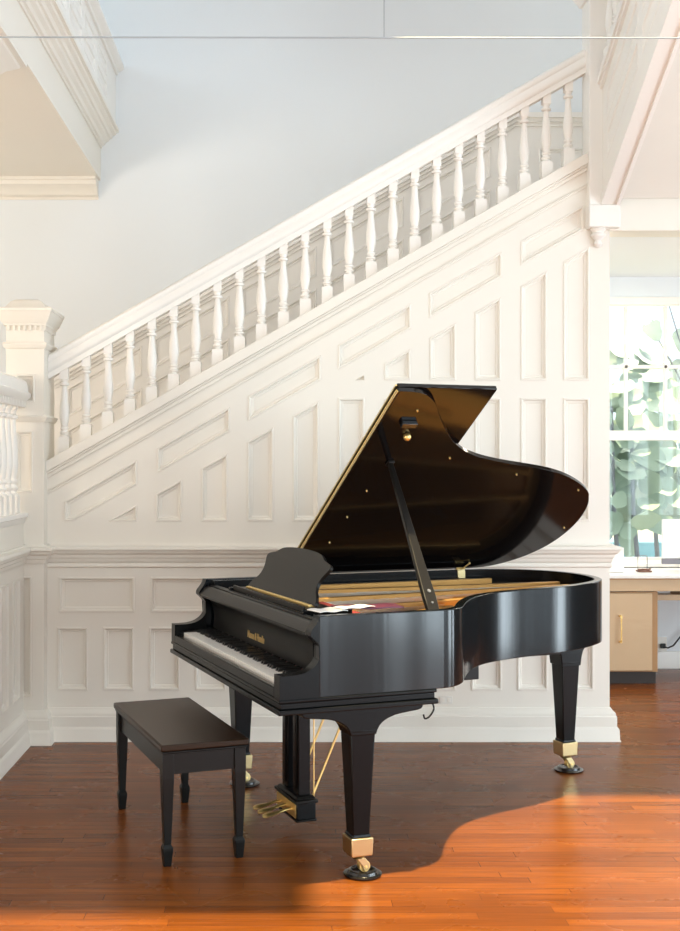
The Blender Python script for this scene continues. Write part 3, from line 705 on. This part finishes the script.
# rim (open at the front): only the part from the cheek round to the other cheek
b = MB(); n = len(full)
vs = []; fs = []
for i in range(n):
    o_, q = full[i], inner[i]
    vs += [(o_[0], o_[1], .70), (o_[0], o_[1], .998), (q[0], q[1], .998), (q[0], q[1], .70)]
for i in range(n-1):
    for a in range(4): c = (a+1) % 4; fs.append((i*4+a, i*4+c, (i+1)*4+c, (i+1)*4+a))
fs += [(0, 1, 2, 3), ((n-1)*4, (n-1)*4+1, (n-1)*4+2, (n-1)*4+3)]
b.add(vs, fs); b.build('rim', 'ebony_rim', piano, bevel=.003, ang=30)
cheek = catmull([(0, .700), (0, .781), (.004, .787), (.03, .787), (.075, .789), (.115, .800), (.148, .826), (.160, .862), (.152, .893), (.133, .915), (.122, .926), (.124, .944), (.138, .962), (.150, .980), (.155, .998)], 3)
cheek = cheek+[(.156, .70)]
for v0, v1 in ((0, .058), (W-.058, W)):
    b = MB(); b.prism(cheek, lambda u, z, t: (u, t, z), v0, v1); b.build('cheek', 'ebony', piano, bevel=.003, ang=30)
for v0, v1 in ((.058, .110), (W-.110, W-.058)):
    b = MB(); b.prism([(.022, .70), (.022, .745), (.03, .757), (.19, .770), (.19, .70)], lambda u, z, t: (u, t, z), v0, v1); b.build('key_block', 'ebony', piano, bevel=.003)
kb = MB().box(-.006, .64, -.008, W+.008, .645, .664).box(.004, .63, .004, W-.004, .664, .688).box(-.003, .635, -.004, W+.004, .688, .701)
kb.build('keybed', 'ebony', piano, bevel=.004)
MB().box(.0, .024, .058, W-.058, .70, .738).build('keyslip', 'ebony', piano, bevel=.004)
sb = [(p[0], p[1]) for p in inner if p[0] > .60]
b = MB(); b.prism(sb, lambda u, v, t: (u, v, t), .715, .73); b.build('bottom_board', 'ebony_dull', piano)
for y0, y1 in ((.35, .43), (.78, .86), (1.2, 1.28)): MB().box(.62, 1.05 if y0 < .4 else 1.75, y0+.05, y1+.05, .64, .72).build('back_beam', 'ebony_dull', piano, bevel=.004)
# keyboard
kbd = empty('keyboard', (0, 0, 0)); kbd.parent = piano
k0, k1 = .112, W-.112; kw_ = (k1-k0)/52
MB().box(.03, .20, k0, k1, .70, .715).build('key_frame', 'felt', kbd)
first = None
b = MB(); b.box(0, .155, .0006, kw_-.0006, 0, .040); wk = b.build('white_key', 'ivory', kbd, bevel=.0012); wk.location = (.030, k1-kw_, .716)
for i in range(1, 52): c = wk.copy(); COL.objects.link(c); c.parent = kbd; c.location = (.030, k1-kw_*(i+1), .716)
b = MB(); b.frustum((.05, 0, 0), .100, .0115, (.052, 0, .014), .094, .009); bk = b.build('black_key', 'blackkey', kbd, bevel=.001)
cnt = 0
for i in range(51):
    nt_ = (i+5) % 7            # 0=C; first key of the keyboard is A
    if nt_ in (0, 1, 3, 4, 5):
        o = bk if cnt == 0 else bk.copy()
        if cnt: COL.objects.link(o); o.parent = kbd
        o.location = (.088, k1-kw_*(i+1), .7545); cnt += 1
MB().box(.184, .19, k0, k1, .750, .762).build('name_felt', 'felt', kbd)
# fallboard with name
fb = catmull([(.190, .757), (.194, .79), (.196, .82), (.194, .85), (.186, .878), (.172, .90), (.154, .915), (.138, .922)], 3)
fb = fb+[(.138, .932), (.20, .932), (.215, .90), (.215, .757)]
b = MB(); b.prism(fb, lambda u, z, t: (u, t, z), .058, W-.058); fo = b.build('fallboard', 'ebony_dull', piano, bevel=.0, ang=30)
b = MB(); b.prism([(.126, .918), (.122, .930), (.150, .962), (.160, .966), (.172, .966), (.172, .93), (.14, .918)], lambda u, z, t: (u, t, z), .058, W-.058); b.build('fallboard_rail', 'ebony_dull', piano, bevel=.003)
tc = bpy.data.curves.new('maker_name', 'FONT'); tc.body = 'Mason & Hamlin'; tc.size = .046; tc.align_x = 'CENTER'; tc.extrude = .0012; tc.offset = .0014
to = bpy.data.objects.new('tmp_text', tc); COL.objects.link(to)
bpy.context.view_layer.update()
me = bpy.data.meshes.new_from_object(to); COL.objects.unlink(to); bpy.data.objects.remove(to)
me.materials.clear(); me.materials.append(M['goldtext'])
tx = bpy.data.objects.new('maker_name', me); COL.objects.link(tx); tx.parent = fo
xs = [v.co.x for v in me.vertices]; wd_ = max(xs)-min(xs)
sc_ = .215/wd_
Rm = Matrix(((0, 0, -1, 0), (-1, 0, 0, 0), (0, 1, 0, 0), (0, 0, 0, 1)))
tx.matrix_local = Matrix.Translation((.1935, .822, .792)) @ Matrix.Rotation(math.radians(3), 4, 'Y') @ Rm @ Matrix.Diagonal((sc_, .92, 1, 1))
# inside: pin block, plate, soundboard, strings, dampers
ins = off(full, .036)
insf = [p for p in ins if p[0] > .66]
b = MB(); b.prism([(.34, .037)]+insf+[(.34, W-.037)], lambda u, v, t: (u, v, t), .885, .900); b.build('soundboard', 'sound', piano)
b = MB(); b.box(.20, .215, .037, W-.037, .87, .955).build('plate_flange', 'plate', piano)
b = MB(); b.box(.215, .40, .037, W-.037, .90, .925).build('pin_block', 'plate', piano, bevel=.004)
pl = MB(); ins2 = off(full, .11)
pi_ = [p for p in ins if p[0] > .55]; po_ = [p for p in ins2 if p[0] > .55]
m_ = min(len(pi_), len(po_)); vs = []; fs = []
idx = [i for i, p in enumerate(ins) if p[0] > .55]
for i in idx:
    vs += [(ins[i][0], ins[i][1], .900), (ins[i][0], ins[i][1], .918), (ins2[i][0], ins2[i][1], .924), (ins2[i][0], ins2[i][1], .900)]
for i in range(len(idx)-1):
    for a in range(4): c = (a+1) % 4; fs.append((i*4+a, i*4+c, (i+1)*4+c, (i+1)*4+a))
pl.add(vs, fs); pl.build('plate_rim', 'plate', piano, ang=30)
for p0, p1 in (((.40, .16), (.93, .42)), ((.40, .50), (1.40, .70)), ((.40, .86), (1.90, .98)), ((.40, 1.20), (1.93, 1.12)), ((.40, 1.40), (1.7, 1.40))):
    d_ = (Vector(p1)-Vector(p0)).normalized(); nn = Vector((-d_.y, d_.x))*.014
    q = [Vector(p0)+nn, Vector(p1)+nn, Vector(p1)-nn, Vector(p0)-nn]
    b = MB(); b.prism([tuple(x_) for x_ in q], lambda u, v, t: (u, v, t), .905, .957); b.build('plate_strut', 'plate', piano, bevel=.004)
st = MB()
for k in range(70):
    v0 = .10+.0185*k; e = .70+k*.0172
    v1 = v0+(.30 if k < 46 else -.25)*min(1, (e-.4)) * (1 if k < 46 else .6)
    if k < 46: v1 = min(v1, 1.25)
    st.add([(.42, v0, .938), (e, v1+.0, .938), (e, v1+.0025, .938), (.42, v0+.0025, .938), (.42, v0, .9405), (e, v1, .9405), (e, v1+.0025, .9405), (.42, v0+.0025, .9405)], [(0, 1, 2, 3), (7, 6, 5, 4), (0, 4, 5, 1), (1, 5, 6, 2), (2, 6, 7, 3), (3, 7, 4, 0)])
o = st.build('strings', 'string', piano); o['kind'] = 'stuff'
pn = MB()
for k in range(60):
    for r_ in range(2): pn.lathe([(.0035, .92), (.0035, .952), (.002, .953)], (.255+.035*r_+.012*(k % 2), .10+.0215*k, 0), 6)
o = pn.build('tuning_pins', 'string', piano); o['kind'] = 'stuff'
MB().box(.40, .44, .10, 1.42, .925, .955).build('damper_rail', 'ebony_dull', piano, bevel=.003)
MB().box(.33, .52, .3, 1.25, .9395, .9415).build('string_felt', 'felt', piano)
# music shelf and desk
ms = MB().box(.205, .335, .285, 1.17, .972, .988).box(.205, .213, .285, 1.17, .988, .996)
ms.build('music_shelf', 'ebony_dull', piano, bevel=.002)
for v0, v1, u1, z1 in ((W-.33, W-.305, .40, .985), (.255, .275, .40, .985), (W-.080, W-.036, .42, .992), (.036, .075, .42, .992)): MB().box(.19, u1, v0, v1, .92, z1).build('desk_slide', 'ebony', piano, bevel=.003)
MB().box(.172, .205, .058, W-.058, .93, .972).build('front_rail', 'ebony_dull', piano, bevel=.003)
half = [(.405, 0), (.400, .018), (.375, .040), (.345, .060), (.332, .085), (.336, .110), (.350, .132), (.366, .150), (.370, .166), (.355, .176), (.325, .182), (.28, .190), (.25, .203), (.21, .214), (.12, .222), (0, .225)]
hc = catmull(half, 3)
out_ = hc+[(-a, b_) for a, b_ in reversed(hc[:-1])]
DT = math.radians(60)
b = MB(); b.prism(out_, lambda a, bb_, t: (.268+bb_*math.cos(DT)-t*math.sin(DT)+.0, .705+a, .990+bb_*math.sin(DT)+t*math.cos(DT)), 0, .014); b.build('music_desk', 'ebony_dull', piano, bevel=.0015, ang=30)
MB().box(.240, .268, .32, 1.09, .988, .998).build('music_ledge', 'brass', piano, bevel=.002)
# lid
TH = math.radians(33.75); HZ = 1.004
lid = empty('lid', (0, 0, 0)); lid.parent = piano
def lidp(u, w, t): # w from hinge, t outward (above)
    return (u, W-w*math.cos(TH)+t*math.sin(TH)*1.0, HZ+w*math.sin(TH)+t*math.cos(TH))
U0 = .600
lout = [(U0, W+.010)]+[(U0, -.008)]+[(p[0], p[1]-.0) for p in off(curve, 0)]
lpoly = [(U0, W+.008), (U0, -.010)]+[(p[0]+(.008 if p[0] > 1.6 else .004), p[1]-(.008 if p[1] < .8 else (0 if p[1] < 1.2 else -.006))) for p in curve]
lpoly = [(u, W-v) for u, v in lpoly]
b = MB(); b.prism(lpoly, lidp, 0, .019); b.build('main_lid', 'lid_under', lid, bevel=.003, ang=30)
FL = .455
b = MB(); b.prism([(U0+.002, -.006), (U0+.002, W+.008), (U0+FL, W+.008), (U0+FL, -.006)], lidp, .024, .043); b.build('front_flap', 'lid_under', lid, bevel=.003)
for t0, t1 in ((.0185, .0245),):
    b = MB(); b.prism([(U0-.001, .02), (U0-.001, W-.01), (U0+.012, W-.01), (U0+.012, .02)], lidp, t0, t1); b.build('piano_hinge', 'brass', lid)
for t0 in (.004, .034):
    b = MB(); b.prism([(U0-.0045, .0), (U0-.0045, W), (U0+.004, W), (U0+.004, .0)], lidp, t0, t0+.0075); b.build('edge_inlay', 'palebrass', lid)
def stud(u, w, r, h, name='lid_bumper', m='brass'):
    c0 = Vector(lidp(u, w, 0)); c1 = Vector(lidp(u, w, -h)); b = MB(); b.tube([c0, c0.lerp(c1, .6), c1], r, 10, r*.7); return b.build(name, m, lid)
for u, w in ((.735, .775), (.722, .547), (.715, .312), (1.038, 1.040), (1.449, .905), (1.868, .765), (1.990, .405), (.731, 1.385)): stud(u, w, .0048, .007)
c0 = Vector(lidp(.754, 1.212, -.012)); b = MB(); b.sphere(c0, .017, (1, 1, 1), 14, 10); b.build('lid_knob', 'brass', lid)
b = MB(); b.prism([(.69, 1.285), (.69, 1.315), (.76, 1.315), (.76, 1.285)], lidp, -.02, 0); b.build('lid_catch', 'black_rubber', lid, bevel=.003)
b = MB(); b.prism([(.745, .985), (.745, 1.02), (.775, 1.02), (.775, .985)], lidp, -.012, 0); b.build('prop_socket', 'ebony_dull', lid, bevel=.003)
# lid hinges on the bass rim
def hinge(u):
    h = MB().box(u-.022, u+.022, W-.040, W-.034, .955, .996).box(u-.022, u+.022, W-.036, W-.004, .996, 1.001); o = h.build('lid_hinge', 'palebrass', piano, bevel=.001)
    b = MB(); b.tube([(u-.024, W-.03, 1.006), (u+.024, W-.03, 1.006)], .006, 8); b.tube([(u, W-.04, 1.003), (u+.035, W-.06, 1.032)], .004, 8); b.sphere((u+.035, W-.06, 1.034), .007, (1, 1, 1), 8, 6); x_ = b.build('hinge_pin', 'brass', o)
hinge(1.56)
# prop stick
P0 = Vector((.637, .030, .985)); P1 = Vector(lidp(.76, 1.004, -.010))
ax = (P1-P0).normalized(); sd_ = ax.cross(Vector((0, 1, 0))).normalized(); fw = ax.cross(sd_).normalized()
vs = []
for P, w_, d_ in ((P0, .052, .020), (P0.lerp(P1, .10), .056, .020), (P0.lerp(P1, .30), .046, .018), (P1, .022, .016)):
    for a, c in ((-1, -1), (1, -1), (1, 1), (-1, 1)): vs.append(P+sd_*a*w_/2+fw*c*d_/2)
fs = [(0, 3, 2, 1), (12, 13, 14, 15)]+[(r_*4+i, r_*4+(i+1) % 4, (r_+1)*4+(i+1) % 4, (r_+1)*4+i) for r_ in range(3) for i in range(4)]
pr_ = MB().add(vs, fs).build('prop_stick', 'ebony_dull', piano, bevel=.003)
for t_, r_ in ((.12, .008), (.05, .005)): q0 = P0.lerp(P1, t_); MB().tube([q0-fw*.0135, q0+fw*.0135], r_, 10).build('prop_bolt', 'steel', pr_)
MB().box(.60, .68, .034, .060, .92, .99).build('prop_bracket', 'ebony', piano, bevel=.003)
# legs
def leg(u, v, arms, name='leg'):
    lg = empty(name, (u, v, 0)); lg.parent = piano
    b = MB(); b.frustum((0, 0, .150), .066, .066, (0, 0, .545), .100, .100); b.frustum((0, 0, .545), .108, .108, (0, 0, .56), .112, .112); b.frustum((0, 0, .152), .078, .078, (0, 0, .166), .070, .070)
    b.build('post', 'ebony', lg, bevel=.004)
    if arms == 'u':
        A = catmull([(-.250, .645), (-.240, .622), (-.185, .614), (-.130, .606), (-.085, .588), (-.062, .565), (-.052, .54)], 3)
        B = [(-a, z) for a, z in reversed(A)]
        b = MB(); b.prism(A+B, lambda a, z, t: (a, t, z), -.055, .055); b.build('bracket', 'ebony', lg, bevel=.004, ang=30)
    else:
        A = catmull([(-.11, .70), (-.11, .645), (-.085, .632), (-.065, .60), (-.055, .54)], 3); B = [(-a, z) for a, z in reversed(A)]
        b = MB(); b.prism(A+B, lambda a, z, t: (a, t, z), -.055, .055); b.box(-.12, .07, -.15, .12, .676, .713); b.build('bracket', 'ebony', lg, bevel=.004, ang=30)
    b = MB(); b.frustum((0, 0, .082), .082, .082, (0, 0, .088), .086, .086); b.frustum((0, 0, .088), .086, .086, (0, 0, .152), .090, .090); fe = b.build('ferrule', 'palebrass', lg, bevel=.003)
    b = MB(); b.lathe([(.034, .084), (.026, .072), (.02, .066)], n=14)
    for s_ in (-1, 1): b.prism([(-.012, .07), (.022, .07), (.040, .045), (.036, .022), (.018, .018), (.010, .04)], lambda a, z, t: (a, t, z), s_*.019-.003, s_*.019+.003)
    b.build('caster_fork', 'palebrass', lg, bevel=.0015)
    b = MB(); pts = [(.030, -.013, 0), (.030, .013, 0)]; b.tube([(.024, -.013, .036), (.024, .013, .036)], .022, 16); b.tube([(.024, -.026, .036), (.024, .026, .036)], .005, 8); b.build('caster_wheel', 'brass', lg)
    return lg
LEGS = [(.347, .087, 'u'), (.322, 1.413, 'u'), (1.945, 1.085, 't')]
for u, v, a in LEGS: leg(u, v, a)
cyaw, syaw = math.cos(.3549), math.sin(.3549)
def pw(u, v, z=0): return (-.0034+cyaw*u-syaw*v, 4.151+syaw*u+cyaw*v, z)
cup = None
for (u, v, a), lb_ in zip(LEGS, ('black round caster cup under the front treble-side leg nearest the viewer', 'black round caster cup under the piano leg behind the bench', 'black round caster cup under the rear leg below the piano tail')):
    if cup is None:
        b = MB(); b.lathe([(.066, 0), (.072, .003), (.073, .008), (.066, .011), (.058, .011), (.054, .020), (.048, .0215), (.043, .016), (.036, .0125), (0.001, .0125)], n=28); cup = b.build('caster_cup', 'black_rubber', None, ang=30); o = cup
    else: o = cup.copy(); COL.objects.link(o)
    o.location = pw(u+.02, v); tag(o, lb_, 'caster cup', 'caster cups under the piano legs')
# pedal lyre
ly = empty('pedal_lyre', (.335, .69, 0)); ly.parent = piano
MB().box(-.048, .036, -.124, .124, .074, .142).build('pedal_box', 'ebony', ly, bevel=.003)
MB().box(-.056, .044, -.132, .132, .142, .156).box(-.052, .040, -.128, .128, .066, .074).frustum((-.006, 0, .156), .086, .24, (-.006, 0, .168), .074, .22).build('box_moulding', 'ebony_dull', ly, bevel=.003)
for s_ in (-1, 1): MB().box(-.032, .022, s_*.064-.033, s_*.064+.033, .167, .646).box(-.038, .028, s_*.064-.018, s_*.064+.018, .19, .62).build('lyre_post', 'ebony', ly, bevel=.004)
for k in (-1, 0, 1):
    b = MB(); y = k*.062
    prof_ = [(-.195, .018, .0), (-.185, .024, .0), (-.16, .022, 0), (-.12, .014, 0), (-.05, .010, 0)]
    vs = []; fs = []
    rows = [(-.176, .010, .086, .006), (-.172, .018, .088, .012), (-.158, .023, .091, .014), (-.135, .020, .094, .012), (-.110, .012, .098, .010), (-.080, .010, .106, .010), (-.048, .011, .110, .010)]
    for x_, hw, z_, ht in rows:
        for a in range(10): g = 2*PI*a/10; vs.append((x_, y+hw*math.cos(g), z_+ht*.6*math.sin(g)))
    for i in range(len(rows)-1):
        for a in range(10): c = (a+1) % 10; fs.append((i*10+a, i*10+c, (i+1)*10+c, (i+1)*10+a))
    fs += [tuple(range(10)), tuple(range(60, 70))]
    b.add(vs, fs); b.build('pedal', 'brass', ly, ang=60)
MB().box(-.052, -.048, -.112, .112, .080, .136).build('pedal_plate', 'brass', ly, bevel=.001)
for (a, c) in (((.030, -.09, .150), (.25, -.09, .64)), ((.030, .09, .150), (.25, .09, .64))):
    MB().tube([a, c], .0055, 8).build('brace_rod', 'brass', ly)
for y in (-.1, -.04, .04): MB().tube([(.036, y, .155), (.036, y, .65)], .003, 8).build('trap_rod', 'brass', ly)
# small hook under the keybed on the treble side
b = MB(); b.tube(catmull([(.618, .004, .65), (.622, -.002, .625), (.600, -.008, .600), (.580, -.01, .594), (.574, -.01, .610)], 4), .0035, 8); b.build('lid_lock_hook', 'ebony_dull', piano)

# ------------------------------------------------------------------ sheet music on the treble end
def sheet(name, cuv, size, ang, z, th, m, label, cat):
    u, v = cuv; x, y, _ = pw(u, v)
    b = MB(); n_ = 8; vs = []; fs = []
    for i in range(n_+1):
        t = i/n_-.5
        for zz in (0, th): 
            for s_ in (-.5, .5): vs.append((t*size[0], s_*size[1], zz+.004*math.sin(t*5)**2))
    for i in range(n_):
        a = i*4; fs += [(a, a+1, a+5, a+4), (a+2, a+6, a+7, a+3), (a, a+4, a+6, a+2), (a+1, a+3, a+7, a+5)]
    fs += [(0, 2, 3, 1), (n_*4, n_*4+1, n_*4+3, n_*4+2)]
    b.add(vs, fs); o = b.build(name, m); o.location = (x, y, z); o.rotation_euler = (0, 0, .3549+ang); tag(o, label, cat); return o
sheet('sheet_music', (.235, .115), (.12, .10), .15, 1.000, .003, 'paper', 'white sheet music lying on the treble end of the piano in front of the magazine', 'sheet music')
sheet('magazine', (.415, .150), (.26, .11), -.10, .999, .006, 'magazine', 'purple-pink magazine lying on the piano behind the white sheet music', 'magazine')
sheet('sheet_music', (.345, .115), (.15, .07), .25, 1.008, .002, 'paper', 'loose white page fanned out over the purple magazine', 'sheet music')

# ------------------------------------------------------------------ piano bench
bn = empty('piano_bench', pw(-.156, .835), .3549); tag(bn, 'black wooden piano bench with brown-black top and spade-footed legs', 'bench')
BL, BWd = .865, .356
MB().box(-BWd/2, BWd/2, -BL/2, BL/2, .448, .474).build('top', 'leather', bn, bevel=.006)
MB().box(-BWd/2+.006, BWd/2-.006, -BL/2+.006, BL/2-.006, .438, .447).build('top_moulding', 'bench', bn, bevel=.003)
for n_, a in (('apron', (-BWd/2+.022, -BWd/2+.040)), ('apron', (BWd/2-.040, BWd/2-.022))): MB().box(a[0], a[1], -BL/2+.03, BL/2-.03, .355, .439).build(n_, 'bench', bn)
for a in ((-BL/2+.022, -BL/2+.040), (BL/2-.040, BL/2-.022)): MB().box(-BWd/2+.03, BWd/2-.03, a[0], a[1], .355, .439).build('apron', 'bench', bn)
def bleg():
    b = MB(); b.frustum((0, 0, .085), .028, .028, (0, 0, .34), .046, .046); b.frustum((0, 0, .34), .046, .046, (0, 0, .439), .046, .046)
    b.frustum((0, 0, .0), .028, .028, (0, 0, .062), .040, .040); b.frustum((0, 0, .062), .040, .040, (0, 0, .072), .040, .040); b.frustum((0, 0, .072), .040, .040, (0, 0, .086), .027, .027)
    return b.build('leg', 'bench', bn, bevel=.002)
fl_ = None
for sx in (-1, 1):
    for sy in (-1, 1):
        if fl_ is None: fl_ = bleg(); o = fl_
        else: o = fl_.copy(); COL.objects.link(o); o.parent = bn
        o.location = (sx*(BWd/2-.032), sy*(BL/2-.036), 0)
# outlet set flat in the baseboard
pt = empty('baseboard_outlet', (wx(446), YW-.033, .098+.13)); tag(pt, 'flat horizontal white outlet plate low on the panelled wall behind the piano', 'outlet')
pt.location = (wx(446), YW, wz(700))
MB().box(-.036, .036, -.006, 0, -.022, .022).build('cover_plate', 'plate_white', pt, bevel=.002)
for s_ in (-1, 1): MB().box(s_*.016-.009, s_*.016+.009, -.008, -.006, -.012, .012).build('socket', 'paint', pt, bevel=.001)


# ------------------------------------------------------------------ render look
scene.view_settings.view_transform = 'Standard'; scene.view_settings.look = 'None'
scene.view_settings.exposure = 0; scene.view_settings.gamma = 1; scene.view_settings.use_curve_mapping = False
scene.cycles.use_denoising = True
scene.cycles.max_bounces = 10; scene.cycles.diffuse_bounces = 6; scene.cycles.glossy_bounces = 4
scene.cycles.sample_clamp_indirect = 8
